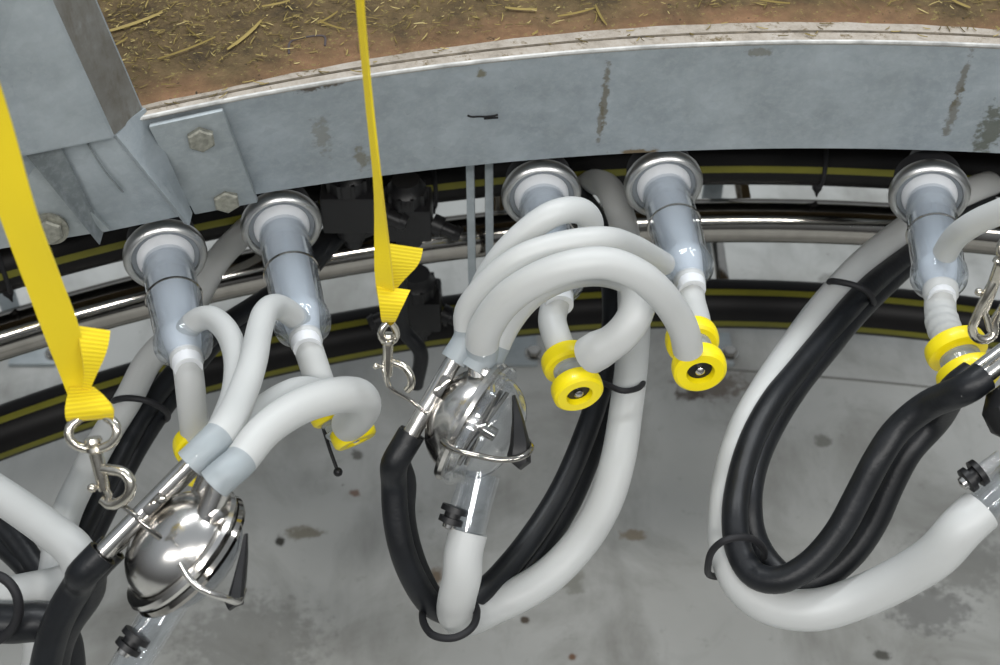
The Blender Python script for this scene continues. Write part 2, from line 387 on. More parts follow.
# ------------------------------------------------------------------ stall post and its brackets (top left)
post = empty('stall_post', aty(80, 150, .84), label='leaning galvanized stall post rising from the rim at the upper left', cat='post')
Yp = .797
bl, br_ = aty(-40, 170, Yp - .045), aty(113, 139, Yp); tr = aty(31, -40, Yp - .02); tl = aty(-160, -40, Yp - .075)
back = aty(146, 113, Yp + .03) - br_
bm = bmesh.new(); prism(bm, [bl, br_, tr, tl], Vector((back.x, back.y, back.z * .5))); bevel(bm, .0022, 2)
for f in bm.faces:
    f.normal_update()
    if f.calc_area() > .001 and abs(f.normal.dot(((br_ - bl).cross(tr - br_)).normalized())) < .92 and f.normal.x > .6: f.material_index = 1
mesh_obj('box_section', bm, [gal, gal_shade_dirt], post, smooth=False)
# bracket: right fin, folded face, left fin
def sheet(name, px, th, mat, parent, bev=.001):
    ps = [aty(*p) for p in px]; nrm = (ps[1] - ps[0]).cross(ps[2] - ps[0]).normalized()
    if nrm.y < 0: nrm = -nrm
    bm = bmesh.new(); prism(bm, ps, nrm * th); bevel(bm, bev)
    return mesh_obj(name, bm, mat, parent)
sheet('gusset_plate', [(112, 130, .800), (146, 108, .826), (193, 213, .826), (190, 226, .806)], .006, gal, post)
sheet('base_plate', [(52, 150, .803), (116, 134, .803), (184, 216, .822), (102, 233, .816)], .006, gal, post)
sheet('gusset_plate', [(24, 153, .788), (62, 148, .800), (104, 232, .814), (100, 246, .796)], .005, gal_dark, post)
bm = bmesh.new(); p, r = smooth_path([aty(88, 144, .802), aty(104, 170, .806), aty(123, 192, .811)], .0008); sweep(bm, p, .0008, 6)
mesh_obj('weld_seam', bm, gal_dark, post)
bk = empty('rim_bracket', aty(40, 225, .80), label='pale galvanized bracket plate with one bolt left of the post foot', cat='bracket')
b2 = sheet('plate', [(-40, 170, .794), (30, 150, .798), (110, 231, .812), (-40, 256, .800)], .006, gal_light, bk)
hexbolt(aty(50, 228, .803), Vector((.1, -1, .1)), .0105, .007, bolt_m, bk)

# ------------------------------------------------------------------ floor
bm = bmesh.new(); g4 = [Vector(p) for p in ((-3, -2.5, 0), (3, -2.5, 0), (3, 4.5, 0), (-3, 4.5, 0))]
prism(bm, g4, Vector((0, 0, -.1)))
m, n = nt('painted_concrete'); b = N(n, 'ShaderNodeBsdfPrincipled'); g = coord(n)
c = ramp(n, noise(n, 1.7, 5, .6, g), [(.3, rgb(162, 163, 159)), (.7, rgb(194, 195, 192))])
c = mix(n, scale_fac(n, ramp(n, noise(n, 7, 6, .65, g, .6), [(.46, (0, 0, 0)), (.66, (1, 1, 1))]), .5), c, rgb(120, 119, 112))
c = mix(n, scale_fac(n, ramp(n, noise(n, 4.5, 5, .6, coord(n, (2.4, .8, 1))), [(.52, (0, 0, 0)), (.7, (1, 1, 1))]), .45), c, rgb(108, 106, 100))  # stretched noise paints streaky shadow bands into the floor colour
c = mix(n, scale_fac(n, ramp(n, noise(n, 30, 6, .75, g), [(.6, (0, 0, 0)), (.72, (1, 1, 1))]), .4), c, rgb(100, 98, 88))
c = mix(n, ramp(n, noise(n, 62, 3, .6, g), [(.735, (0, 0, 0)), (.78, (1, 1, 1))]), c, rgb(58, 52, 38))
def fl(px, py, rx, ry, col, k, wob=.6): p = atz(px, py, H); return (tuple(p), (rx * .85, ry * .85, .2), col, k, wob)
for p, r, col, k, wob in [fl(280, 542, .008, .008, (40, 36, 26), .95), fl(302, 533, .028, .012, (96, 86, 60), .7), fl(712, 385, .055, .03, (84, 70, 56), .75, .7), fl(690, 395, .02, .012, (60, 45, 32), .8),
        fl(822, 441, .012, .016, (92, 92, 82), .7), fl(357, 455, .01, .01, (80, 78, 70), .8), fl(355, 493, .008, .007, (112, 78, 56), .8), fl(525, 620, .007, .007, (66, 52, 36), .9), fl(572, 657, .006, .006, (110, 76, 48), .9),
        fl(436, 577, .009, .018, (98, 78, 52), .8), fl(633, 535, .02, .01, (120, 104, 76), .7), fl(571, 580, .02, .025, (104, 104, 90), .5), fl(930, 610, .06, .04, (102, 102, 100), .6), fl(882, 655, .012, .01, (60, 58, 50), .8), fl(845, 278, .05, .012, (112, 112, 106), .7),
        fl(960, 560, .07, .06, (112, 112, 108), .5), fl(250, 640, .1, .07, (112, 112, 108), .5)]:  # last blob is a soft cast shadow painted into the floor colour
    c = mix(n, scale_fac(n, spot(n, g, p, r, wob * 1.6, 90), k), c, rgb(*col))
n.links.new(c, b.inputs[0])
n.links.new(ramp(n, noise(n, 5, 4, .6, g), [(.3, (.38, .38, .38)), (.7, (.6, .6, .6))]), b.inputs['Roughness'])
finish(n, b, noise(n, 14, 6, .6, g), .25, .006)
tag(mesh_obj('floor', bm, m, smooth=False, origin=Vector((0, 0, 0))), kind='structure')
# floor joint
bm = bmesh.new(); pts = [atz(x, y, H) + Vector((0, 0, .0006)) for x, y in ((700, 368), (800, 375), (900, 384), (1010, 396))]
p, r = smooth_path(pts, .0012, .05); sweep(bm, p, .0012, 6)
tag(mesh_obj('trim_1', bm, simple('joint', rgb(108, 108, 104), .8)), kind='structure')

# ------------------------------------------------------------------ pipes
def pipe(name, pix, dep, r, mats, label, cat, stripes_deg=(), seg=72):
    c = fit(pix, dep); path = arc(c, H - dep, 30, 150, 120)
    # frames with up=Z: k=0 is up; find which side faces the camera
    bm = bmesh.new(); t, u, v = frames(path, up=Z)[60]; side = v.dot(Vector((0, -1, 0)))
    st = set()
    for d, w in stripes_deg:       # degrees above the horizontal, camera side
        a = (90 - d) if side > 0 else -(90 - d)
        for k in range(seg):
            q = (k + .5) * 360 / seg
            if abs(((q - a + 180) % 360) - 180) < w: st.add(k)
    sweep(bm, path, r, seg, up=Z, stripes=st)
    o = mesh_obj(name, bm, mats, origin=Vector((c[0], c[1] + c[2], H - dep))); tag(o, label, cat); return o, c
PU, DU, RU = [(10, 262), (105, 231), (300, 193), (471, 172), (716, 158), (900, 160)], .92, .027
PS, DS, RS = [(0, 335), (143, 297), (300, 264), (405, 243), (700, 219), (860, 224)], .985, .0218
PL, DL, RL = [(0, 428), (126, 397), (350, 336), (500, 312), (700, 304), (852, 309)], 1.14, .0265
up_o, CU = pipe('air_pipe', PU, DU, RU, [M['pvc_black'], M['pvc_yellow']], 'black plastic pipe with yellow stripes directly under the platform rim', 'pipe', [(14, 8), (134, 8), (-106, 8)])
st_o, CS = pipe('milk_pipe', PS, DS, RS, [M['steel_dull']], 'shiny stainless steel pipe curving between the two black pipes', 'pipe')
lo_o, CLo = pipe('air_pipe', PL, DL, RL, [M['pvc_black'], M['pvc_yellow']], 'lowest black plastic pipe with yellow stripes, nearest the floor', 'pipe', [(72, 8), (-10, 8), (194, 8)])
def pipept(c, dep, px):   # point on centre line under pixel column px
    for i in range(400):
        a = math.radians(30 + i * .3); p = Vector((c[0] + c[2] * math.cos(a), c[1] + c[2] * math.sin(a), H - dep)); d = p - CAM
        q = 500 + F * d.dot(VR) / d.dot(VF)
        if q <= px: return p, Vector((-math.sin(a), math.cos(a), 0))
def ringaround(bm, p, tdir, r, rr, seg=40):
    u = Z; v = tdir.cross(u).normalized()
    path = [p + (u * math.cos(2 * math.pi * k / seg) + v * math.sin(2 * math.pi * k / seg)) * r for k in range(seg)]
    sweep(bm, path, rr, 8, closed=True)
for px in (8, 432, 822):
    p, t = pipept(CU, DU, px); bm = bmesh.new(); ringaround(bm, p, t, RU + .001, .0022)
    q = p + Vector((0, -.006, -RU)); lathe(bm, q, Vector((.1, 0, -1)), [(-.002, .005), (.006, .005), (.012, .002), (.017, .0008)], 10)
    tag(mesh_obj('cable_tie', bm, M['rubber_matte']), {8: 'black tie hanging off the upper pipe at the far left beside the strap', 432: 'black tie on the upper pipe right of the narrow strap', 822: 'black tie on the upper pipe left of the rightmost teat cup'}[px], 'cable tie')
# support stands for the pipes
def stand(px, y, lab):
    ft = aty(px, y, 1.31); base = Vector((ft.x, 1.31, 0)); e = empty('pipe_stand', base, label=lab, cat='stand', group=None)
    top = H - DU + .05
    bm = bmesh.new(); box(bm, base + Z * (top / 2 + .004), X, Y_, Z, .022, .008, top - .004, .001)
    mesh_obj('upright', bm, gal, e)
    bm = bmesh.new(); box(bm, base + Vector((.02, -.01, .003)), X, Y_, Z, .058, .055, .006, .001); mesh_obj('foot_plate', bm, gal_light, e)
    hexbolt(base + Vector((.045, -.02, .006)), Z, .009, .008, M['steel_dull'], e)
    for c, dep, r in ((CU, DU, RU), (CS, DS, RS), (CLo, DL, RL)):
        p = Vector((base.x, on_circle(c, base.x), H - dep)); bm = bmesh.new()
        q = p + Vector((0, r + .001, 0)); L = base.y - .004 - q.y
        box(bm, q + Y_ * (L / 2), X, Y_, Z, .014, L, .005, .0008); mesh_obj('clamp_arm', bm, M['steel_dull'], e)
    return e
stand(18, 330, 'steel pipe stand with foot plate at the far left behind the wide strap')
stand(498, 240, 'steel pipe stand behind the pipes left of the centre teat cups')
stand(706, 240, 'pale steel pipe stand seen just right of the right centre teat cup')
# twin hanger bars with a threaded rod
hb = empty('pipe_hanger', aty(482, 200, 1.0), label='twin grey hanger bars with a thin rod dropping to the steel pipe', cat='hanger')
for x0, x1, Yh in ((470, 482, .985), (489, 501, .985)):
    bm = bmesh.new(); a = aty(x0, 158, Yh); b_ = Vector((a.x, a.y, H - DS + .03)); box(bm, (a + b_) / 2, X, Y_, Z, .007, .012, (a - b_).length, .0008)
    mesh_obj('bar', bm, gal, hb)
a = aty(488, 185, 1.03); bm = bmesh.new(); sweep(bm, [Vector((a.x, 1.045, H - .79)), Vector((a.x + .0, 1.045, H - DS - .05))], .0032, 12)
lathe(bm, Vector((a.x, 1.045, H - .86)), Z, [(0, .006), (.007, .006)], 6); mesh_obj('threaded_rod', bm, M['steel_dull'], hb)

# black pulsators on the pipes
def pulsator(px, py, Yp_, lab, s=1.0, rot=0.):
    p = aty(px, py, Yp_); e = empty('pulsator', p, label=lab, cat='pulsator')
    bm = bmesh.new(); box(bm, p, X, Y_, Z, .042 * s, .035 * s, .036 * s, .004); mesh_obj('body', bm, M['black_plastic'], e)
    bm = bmesh.new(); lathe(bm, p + Z * .017 * s, Z, [(0, .017 * s), (.012 * s, .017 * s), (.016 * s, .013 * s), (.022 * s, .012 * s)], 24)
    for k in range(10):
        a = k * math.pi / 5; box(bm, p + Vector((math.cos(a) * .017 * s, math.sin(a) * .017 * s, .024 * s)), X, Y_, Z, .003, .003, .012 * s)
    mesh_obj('cap', bm, M['black_plastic'], e)
    for dx in (-1, 1):
        bm = bmesh.new(); q = p + Vector((dx * .021 * s, -.008, -.004)); lathe(bm, q, Vector((dx, -.3, -.3)), [(0, .009 * s), (.01, .009 * s), (.01, .006 * s), (.022, .006 * s), (.022, .0075 * s), (.028, .006 * s)], 16)
        mesh_obj('port', bm, M['black_plastic'], e)
    bm = bmesh.new(); lathe(bm, p - Z * .017 * s, Vector((0, 0, -1)), [(0, .014 * s), (.014 * s, .012 * s), (.014 * s, .007 * s), (.026 * s, .007 * s), (.03, .004)], 20); mesh_obj('stem', bm, M['black_plastic'], e)
    return e
pulsator(350, 202, 1.0, 'black pulsator under the rim left of the narrow strap', 1.15)
pulsator(408, 214, 1.02, 'black pulsator under the rim right of the narrow strap', 1.05)
pulsator(418, 305, 1.09, 'black pulsator on the lowest pipe behind the narrow strap hook', 1.15)
bm = bmesh.new(); p, r = smooth_path(P3([(398, 262, 1.4), (400, 290, 1.42), (404, 330, 1.45), (420, 350, 1.46), (416, 385, 1.5)]), .0075); sweep(bm, p, .0075, 14)
tag(mesh_obj('pulse_hose', bm, M['rubber']), 'short black hose drooping behind the snap hook of the narrow strap', 'hose')

# ------------------------------------------------------------------ teat cups
DC = .80
def cup(fx, fy, ex, ey, lab):
    a = atz(fx, fy, DC); b_ = atz(ex, ey, DC - .004); ax = (b_ - a).normalized(); L = (b_ - a).length
    e = empty('teat_cup', a, label=lab, cat='teat cup')
    r = .0202
    bm = bmesh.new(); lathe(bm, a, ax, [(.006, .0185), (.010, r * .96), (L * .45, r), (L * .47, r + .0008), (L * .49, r), (L * .84, r), (L * .88, r + .0014), (L * .93, r + .0016), (L * .97, r + .0004), (L + .003, r - .005), (L + .006, .0135), (L + .005, .012), (L - .001, .0155), (L * .92, r - .001), (L * .84, r - .002), (.010, r - .002)], 48, caps=False)
    sh = mesh_obj('shell', bm, M['clear_shell'], e)
    bm = bmesh.new(); u = ax.cross(Z).normalized(); v = ax.cross(u)
    pth = [a + ax * (L * .47) + (u * math.cos(k * math.pi / 20) + v * math.sin(k * math.pi / 20)) * (r + .0008) for k in range(40)]
    sweep(bm, pth, .0009, 6, closed=True); mesh_obj('seam_ring', bm, M['steel_dull'], sh)
    # liner barrel and mouthpiece
    bm = bmesh.new(); lathe(bm, a, ax, [(-.004, .008), (-.004, .018), (0, .0222), (.006, .0220), (.012, .0195), (.018, .0160), (L * .5, .0152), (L * .82, .0146), (L * .92, .0132), (L, .0118), (L + .012, .0112), (L + .018, .0105)], 40)
    mesh_obj('liner', bm, M['liner'], e)
    bm = bmesh.new(); lathe(bm, a, ax, [(-.006, .0250), (-.006, .0300), (-.002, .0322), (.003, .0326), (.0065, .0312), (.0078, .0290), (.0066, .0268), (.001, .0256), (-.003, .0250)], 56, caps=False)
    mesh_obj('mouthpiece_rim', bm, M['shell_rim'], e)
    bm = bmesh.new(); lathe(bm, a, ax, [(.0010, .0262), (.0035, .0275), (.0040, .0255), (.0030, .0215), (.001, .020)], 48, caps=False)
    mesh_obj('mouthpiece_lip', bm, silic_lip, e)
    # jetter cup behind, fixed under the rim
    j = empty('jetter_cup', a - ax * .02, label='black jetter cup behind the ' + lab.split(' under')[0].split(' over')[0].replace('clear ', ''), cat='jetter cup')
    bm = bmesh.new(); lathe(bm, a, -ax, [(.0065, .026), (.012, .0275), (.022, .027), (.03, .02), (.05, .012)], 36); mesh_obj('bell', bm, M['rubber_matte'], j)
    top = a - ax * .035; bm = bmesh.new(); pth, rr = smooth_path([top, top - ax * .02 + Z * .01, Vector((top.x - ax.x * .03, top.y - ax.y * .03, H - DB + .02)), Vector((top.x - ax.x * .03, top.y - ax.y * .03, H - DT - .03))], .008); sweep(bm, pth, .008, 14)
    mesh_obj('mounting_stem', bm, M['rubber_matte'], j)
    return a, b_, ax, L
silic_lip = silicone('cloudy_lip', (.30, .33, .36, 1), .25)
cA1 = cup(165, 254, 185, 352, 'clear teat cup farthest left under the post bracket')
cA2 = cup(281, 224, 304, 332, 'clear teat cup second from left under the splice plate')
cB1 = cup(541, 193, 557, 290, 'clear teat cup third from left over the rear silicone arch')
cB2 = cup(663, 183, 688, 275, 'clear teat cup fourth from left under the plain rim')
cC = cup(929, 193, 940, 284, 'clear teat cup farthest right under the rim')

# short milk tubes
def smt(c, seq, lab, ribs=False, r=.0108):
    a, b_, ax, L = c; pts = [b_ + ax * .004, b_ + ax * .007] + P3(seq)
    path, ro = smooth_path(pts, r, .0025)
    if ribs: ro = [q + (.0009 if (i % 4 < 2 and i > len(ro) * .45) else 0) for i, q in enumerate(ro)]
    ro = [q * (1.12 if i < 4 else 1) for i, q in enumerate(ro)]
    bm = bmesh.new(); sweep(bm, path, ro, 24, wall=.0025)
    return tag(mesh_obj('short_milk_tube', bm, M['silicone']), lab, 'tube')
smt(cA1, [(189, 376, 1.088), (192, 405, 1.095), (195, 434, 1.108)], 'short milky tube under the farthest left teat cup')
smt(cA2, [(311, 356, 1.10), (320, 383, 1.097), (328, 404, 1.095)], 'short milky tube under the second teat cup from left')
smt(cB1, [(552, 318, 1.13), (557, 338, 1.12), (563, 353, 1.115)], 'short milky tube between third teat cup and left centre valve')
smt(cB2, [(691, 300, 1.14), (696, 320, 1.125), (698, 336, 1.11)], 'short milky tube between fourth teat cup and right centre valve')
smt(cC, [(940, 308, 1.135), (944, 328, 1.115), (951, 342, 1.098)], 'short ribbed milky tube below the farthest right teat cup', True, .0118)

# ------------------------------------------------------------------ yellow shut-off valves
def valve(d1, t1, d2, t2, ro, lab, rod=None, hole=True, tilt=None):
    p1, p2 = at(*d1, t1), at(*d2, t2); ax = (p2 - p1).normalized() if tilt is None else tilt.normalized()
    e = empty('shutoff_valve', p1, label=lab, cat='valve'); h = .0068
    for i, p in enumerate((p1, p2)):
        bm = bmesh.new()
        lathe(bm, p, ax, [(-h, ro * .50), (-h, ro * .86), (-h * .75, ro * .97), (-h * .3, ro), (h * .3, ro), (h * .75, ro * .97), (h, ro * .86), (h, ro * .52), (h * .55, ro * .47), (-h * .55, ro * .47), (-h, ro * .5)], 44, caps=False)
        mesh_obj('bumper_ring', bm, M['yellow'], e)
    L = (p2 - p1).dot(ax); bm = bmesh.new()
    lathe(bm, p1, ax, [(-h * .8, ro * .47), (h, ro * .46), (h, ro * .66), (h + .002, ro * .66), (h + .003, ro * .56), (L - h - .003, ro * .56), (L - h - .002, ro * .66), (L - h, ro * .66), (L, ro * .46)], 36)
    mesh_obj('barrel', bm, M['clear_grey'], e)
    bm = bmesh.new(); lathe(bm, p2, ax, [(-h, ro * .45), (h * .35, ro * .45), (h * .35, ro * .3)], 30); mesh_obj('end_cap', bm, M['black_plastic'], e)
    bm = bmesh.new(); lathe(bm, p2, ax, [(h * .3, .0035), (h * .75, .0035), (h * .95, .002), (h, .0001)], 14); mesh_obj('stud', bm, M['chrome'], e)
    if rod:
        bm = bmesh.new(); q = P3(rod); sweep(bm, q, .0014, 8); bmesh.ops.create_icosphere(bm, subdivisions=2, radius=.0036, matrix=Matrix.Translation(q[-1])); mesh_obj('pull_rod', bm, M['black_plastic'], e, )
    return e
valve((198, 445), 1.115, (204, 466), 1.10, .0185, 'yellow ringed valve behind the left steel tubes, farthest left')
valve((331, 412), 1.10, (353, 434), 1.085, .0165, 'yellow ringed valve seen edge-on under the left silicone bend', rod=[(322, 424, 1.1), (330, 450, 1.1), (338, 472, 1.1)], tilt=-VU * .9 + VR * .42 - VF * .16)
valve((567, 362), 1.113, (577, 389), 1.096, .0192, 'yellow ringed valve left of the centre milk tube', )
valve((692, 340), 1.100, (699, 367), 1.078, .0198, 'yellow ringed valve facing front at the end of the centre arch')
valve((956, 349), 1.09, (968, 376), 1.076, .0225, 'yellow ringed valve at the right above the black sleeves')

# ------------------------------------------------------------------ claws
def claw(c, t, L2, tiltdeg, lab, outdir=None, clearbowl=True, s=1.0, nozz=True, outlen=.062, pn=-.036, sn=.010, on=.014, nl=.044):
    o = at(*c, t); L = (VR * L2[0] - VU * L2[1]).normalized(); Nn = (VR * -(-L2[1]) * 1 - VU * -L2[0]).normalized()
    Nn = (VR * L2[1] + VU * L2[0]).normalized()      # right-down of L
    D = -VF; D = (D - L * D.dot(L)).normalized(); Nn = (Nn - L * Nn.dot(L)).normalized()
    N0, D0 = Nn, D; rot = Matrix.Rotation(math.radians(tiltdeg), 3, L); Nn = rot @ Nn; D = rot @ D
    e = empty('claw', o, label=lab, cat='milking claw'); up = -L
    def w(n_, d_, l_): return o + Nn * (n_ * s) + D * (d_ * s) + up * (l_ * s)
    def w0(n_, d_, l_): return o + N0 * (n_ * s) + D0 * (d_ * s) + up * (l_ * s)
    def half(sign, dn, mat, name, wall=0):
        bm = bmesh.new(); R1, R2 = 14, 40; rings = []
        for i in range(R1 + 1):
            ph = math.pi / 2 * i / R1; rr = math.cos(ph) ** .75 if i < R1 else 0; hh = math.sin(ph) ** 1.0
            rings.append([bm.verts.new(w(sign * (dn * hh + .002), .036 * rr * math.cos(2 * math.pi * k / R2), .040 * rr * math.sin(2 * math.pi * k / R2))) for k in range(R2)])
        for i in range(R1):
            for k in range(R2): bm.faces.new((rings[i][k], rings[i][(k + 1) % R2], rings[i + 1][(k + 1) % R2], rings[i + 1][k]))
        bmesh.ops.remove_doubles(bm, verts=bm.verts, dist=1e-5)
        return mesh_obj(name, bm, mat, e)
    half(-1, .030, M['chrome'], 'steel_dome')
    half(1, .030, M['clear'], 'bowl') if clearbowl else half(1, .024, M['clear_grey2'], 'bowl')
    # joint rings
    for nm, n0, mat in (('dome_flange', -.0035, M['chrome']), ('bowl_flange', .0035, M['clear'] if clearbowl else M['steel_dull'])):
        bm = bmesh.new(); K = 56; sec = [(-.0028, .96), (-.0028, 1.09), (0, 1.12), (.0028, 1.09), (.0028, .96)]; rings = []
        for k in range(K):
            a = 2 * math.pi * k / K; rings.append([bm.verts.new(w(n0 + q[0], .0385 * q[1] * math.cos(a), .0425 * q[1] * math.sin(a))) for q in sec])
        for k in range(K):
            A, B = rings[k], rings[(k + 1) % K]
            for j in range(5): bm.faces.new((A[j], A[(j + 1) % 5], B[(j + 1) % 5], B[j]))
        mesh_obj(nm, bm, mat, e)
    tips = {}
    # milk nozzles
    for i, dd in enumerate((.014, -.014)):
        bm = bmesh.new(); pth = [w(-.008, dd, .022), w(-.014, dd, .032), w(-.014 - (nl - .032) * .4, dd, nl)]; sweep(bm, pth, [.0085 * s, .0078 * s, .0078 * s], 20)
        lathe(bm, w(-.010, dd, .033), up, [(0, .0098 * s), (.004, .0098 * s), (.006, .008 * s)], 20)
        mesh_obj('nozzle', bm, M['chrome'], e); tips['n%d' % i] = pth[-1]
    # pulse tubes running past the dome
    for i, dd in enumerate((.012, -.012)):
        bm = bmesh.new(); pth = [w0(pn, dd, .052), w0(pn, dd, -.040)]; sweep(bm, pth, .0062 * s, 20)
        mesh_obj('pulse_nipple', bm, M['chrome'], e); tips['p%d' % i] = pth[0]; tips['q%d' % i] = pth[1]
    bm = bmesh.new(); box(bm, w0(pn + .002, 0, .012), N0, D0, L, .007 * s, .042 * s, .016 * s, .002); mesh_obj('tube_bridge', bm, M['steel_dull'], e)
    # inner stem & ribs seen through bowl
    if clearbowl:
        bm = bmesh.new(); sweep(bm, [w(.004, 0, 0), w(.016, 0, 0)], .005 * s, 16)
        for k in range(6):
            a = k * math.pi / 3; sweep(bm, [w(.005, 0, 0), w(.006, .03 * math.cos(a), .034 * math.sin(a))], .0018, 8)
        mesh_obj('valve_core', bm, M['steel_dull'], e)
    # outlet
    od = L if outdir is None else (VR * outdir[0] - VU * outdir[1] - VF * .05).normalized()
    o0 = w(on, 0, -.028)
    bm = bmesh.new(); sweep(bm, [o0, o0 + od * (.02 * s), o0 + od * (outlen * s)], [.0135 * s, .0125 * s, .012 * s], 32, caps=False)
    sweep(bm, [o0, o0 + od * (outlen * s)], [.0108 * s, .0100 * s], 32, caps=False); mesh_obj('outlet', bm, M['clear'], e)
    # clear stub with black knob
    sd = (od + Nn * -.12).normalized(); s0 = w(sn, .008, -.040)
    bm = bmesh.new(); sweep(bm, [s0, s0 + sd * .017], .0046, 16, caps=False); mesh_obj('stub', bm, M['clear'], e)
    kn = s0 + sd * .017; bm = bmesh.new()
    lathe(bm, kn, sd, [(0, .004), (0, .0095), (.004, .0098), (.004, .006), (.008, .006), (.008, .0088), (.012, .0088), (.013, .004)], 26); mesh_obj('knob', bm, M['black_plastic'], e)
    bm = bmesh.new(); lathe(bm, kn + sd * .0125, sd, [(0, .005), (.003, .0045), (.004, .002)], 16); mesh_obj('knob_screw', bm, M['chrome'], e)
    tips['out'] = o0 + od * (outlen * s); tips['od'] = od; tips['w'] = w; tips['e'] = e; tips['up'] = up
    return tips
M['clear_grey2'] = clear('smoky_bowl', (.5, .52, .54), 1.45, .12)
LA, LB_, LC = (-.70, .71), (-.50, .866), (-.80, .60)
TA = claw((186, 552), .95, LA, -26, 'polished steel milking claw at the lower left under the wide strap', outdir=(-.50, .86), s=1.0, clearbowl=False, nl=.058, outlen=.09)
TB = claw((476, 424), 1.06, LB_, 10, 'steel and clear milking claw in the centre under the narrow strap', outdir=(-.22, .97), s=1.0, outlen=.060, sn=.015, on=.021)
TC = claw((1062, 440), 1.0, LC, 10, 'milking claw at the right edge with only clear stub and tubes showing', s=1.0, outlen=.062, outdir=(-.74, .67), pn=-.068, sn=-.016, on=0)
def pr(p): d = p - CAM; z = d.dot(VF); return round(500 + F * d.dot(VR) / z), round(332.5 - F * d.dot(VU) / z), round(z, 3)

# latch wedge + wire bail per claw
def wire(seq, r, mat, parent, name):
    p, _ = smooth_path(P3(seq), r, .003); bm = bmesh.new(); sweep(bm, p, r, 12); return mesh_obj(name, bm, mat, parent)
def wedge(seq, parent):
    """seq of (px,py,t,halfwidth,halfdepth)"""
    P = P3(seq); bm = bmesh.new(); rings = []
    for i, p in enumerate(P):
        t = (P[min(i + 1, len(P) - 1)] - P[max(0, i - 1)]).normalized(); u = (-VF - t * (-VF).dot(t)).normalized(); v = t.cross(u); a, b_ = seq[i][3], seq[i][4]
        rings.append([bm.verts.new(p + v * (a * dx) + u * (b_ * dy)) for dx, dy in ((-1, -.6), (-.6, -1), (.6, -1), (1, -.6), (1, .6), (.6, 1), (-.6, 1), (-1, .6))])
    for i in range(len(rings) - 1):
        for k in range(8): bm.faces.new((rings[i][k], rings[i][(k + 1) % 8], rings[i + 1][(k + 1) % 8], rings[i + 1][k]))
    bm.faces.new(rings[0]); bm.faces.new(rings[-1]); mesh_obj('latch_wedge', bm, M['black_plastic'], parent)
wedge([(514, 396, 1.04, .0012, .003), (518, 420, 1.035, .004, .007), (520, 445, 1.03, .007, .010), (519, 458, 1.03, .0085, .011), (514, 464, 1.03, .006, .009)], TB['e'])
wire([(443, 441, 1.025), (452, 449, 1.015), (475, 455, 1.01), (500, 460, 1.01), (520, 458, 1.012), (531, 450, 1.02), (528, 441, 1.04)], .0022, M['steel_dull'], TB['e'], 'bail')
wire([(384, 355, .99), (384, 376, .99), (390, 388, .99), (410, 400, 1.0), (428, 414, 1.0)], .0015, M['steel_dull'], TB['e'], 'hanger_wire')
wedge([(246, 534, .925, .0010, .003), (244, 555, .925, .0022, .006), (240, 580, .92, .0035, .008), (236, 600, .915, .005, .009), (228, 604, .915, .004, .006)], TA['e'])
wire([(180, 563, .885), (190, 580, .885), (203, 590, .885), (225, 598, .892), (238, 602, .905), (244, 590, .925)], .0022, M['chrome'], TA['e'], 'bail')
wire([(112, 500, .895), (124, 506, .89), (138, 518, .885), (150, 530, .885), (160, 538, .89)], .0019, M['steel_dull'], TA['e'], 'hanger_wire')
wedge([(1012, 384, .99, .004, .010), (1004, 398, .985, .009, .013), (1001, 412, .98, .010, .014), (1006, 426, .98, .009, .013), (1016, 434, .98, .006, .012)], TC['e'])

# ------------------------------------------------------------------ silicone tubes (claw <-> cups)
def pt(p): return p
def tube3(name, pts, rad, mat, label, cat, group=None, wall=.0025, seg=24, sleeve=0):
    path, ro = smooth_path(pts, rad); bm = bmesh.new(); rings = sweep(bm, path, ro, seg, wall=wall)
    if sleeve:
        L = 0; k = 0
        while L < sleeve: L += (path[k + 1] - path[k]).length; k += 1
        vs = set(v for r in rings[:k + 1] for v in r)
        for f in bm.faces:
            if all(v in vs for v in f.verts): f.material_index = 1
        mat = [mat, M['silicone_sleeve']]
    return tag(mesh_obj(name, bm, mat), label, cat, group)
def from_tip(T, key, back=.012): p = T[key]; return [p - T['up'] * back, p]
r1, r2 = .0100, .0125
def T_(T, key, seq, r, rend, lab, name='pulse_tube', endmul=1):
    bk = {('A', 'p'): .008, ('A', 'n'): .010, ('B', 'p'): .021, ('B', 'n'): .012}[('A' if T is TA else 'B', key[0])]
    pts = from_tip(T, key, bk) + P3(seq); n = len(pts); rad = [r * 1.02, r] + [r + (rend - r) * min(1, i / 3) for i in range(n - 2)]
    if endmul != 1: rad[-1] *= endmul; rad[-2] *= endmul
    return tube3(name, pts, rad, M['silicone'], lab, 'tube', sleeve=.023)
# centre cluster
T_(TB, 'p0', [(466, 316, 1.043), (487, 285, 1.025), (522, 257, 1.01), (562, 244, 1.01), (602, 239, 1.02), (631, 246, 1.06), (650, 256, 1.10), (664, 264, 1.135)], .0095, .0088, 'milky tube of the centre cluster arching to the side of the fourth teat cup')
T_(TB, 'p1', [(474, 310, 1.07), (494, 268, 1.06), (521, 237, 1.05), (552, 214, 1.045), (578, 210, 1.06), (590, 220, 1.08), (590, 235, 1.10), (584, 255, 1.14), (574, 268, 1.155)], .0098, .0095, 'topmost milky tube of the centre cluster curling beside the third teat cup')
T_(TB, 'n0', [(483, 335, 1.035), (503, 303, 1.01), (535, 280, .99), (575, 265, .98), (608, 263, .985), (637, 274, .995), (658, 291, 1.01), (674, 311, 1.03), (684, 330, 1.045), (688, 350, 1.06)], .0120, .0108, 'thickest milky arch in front ending at the right centre valve', 'milk_tube')
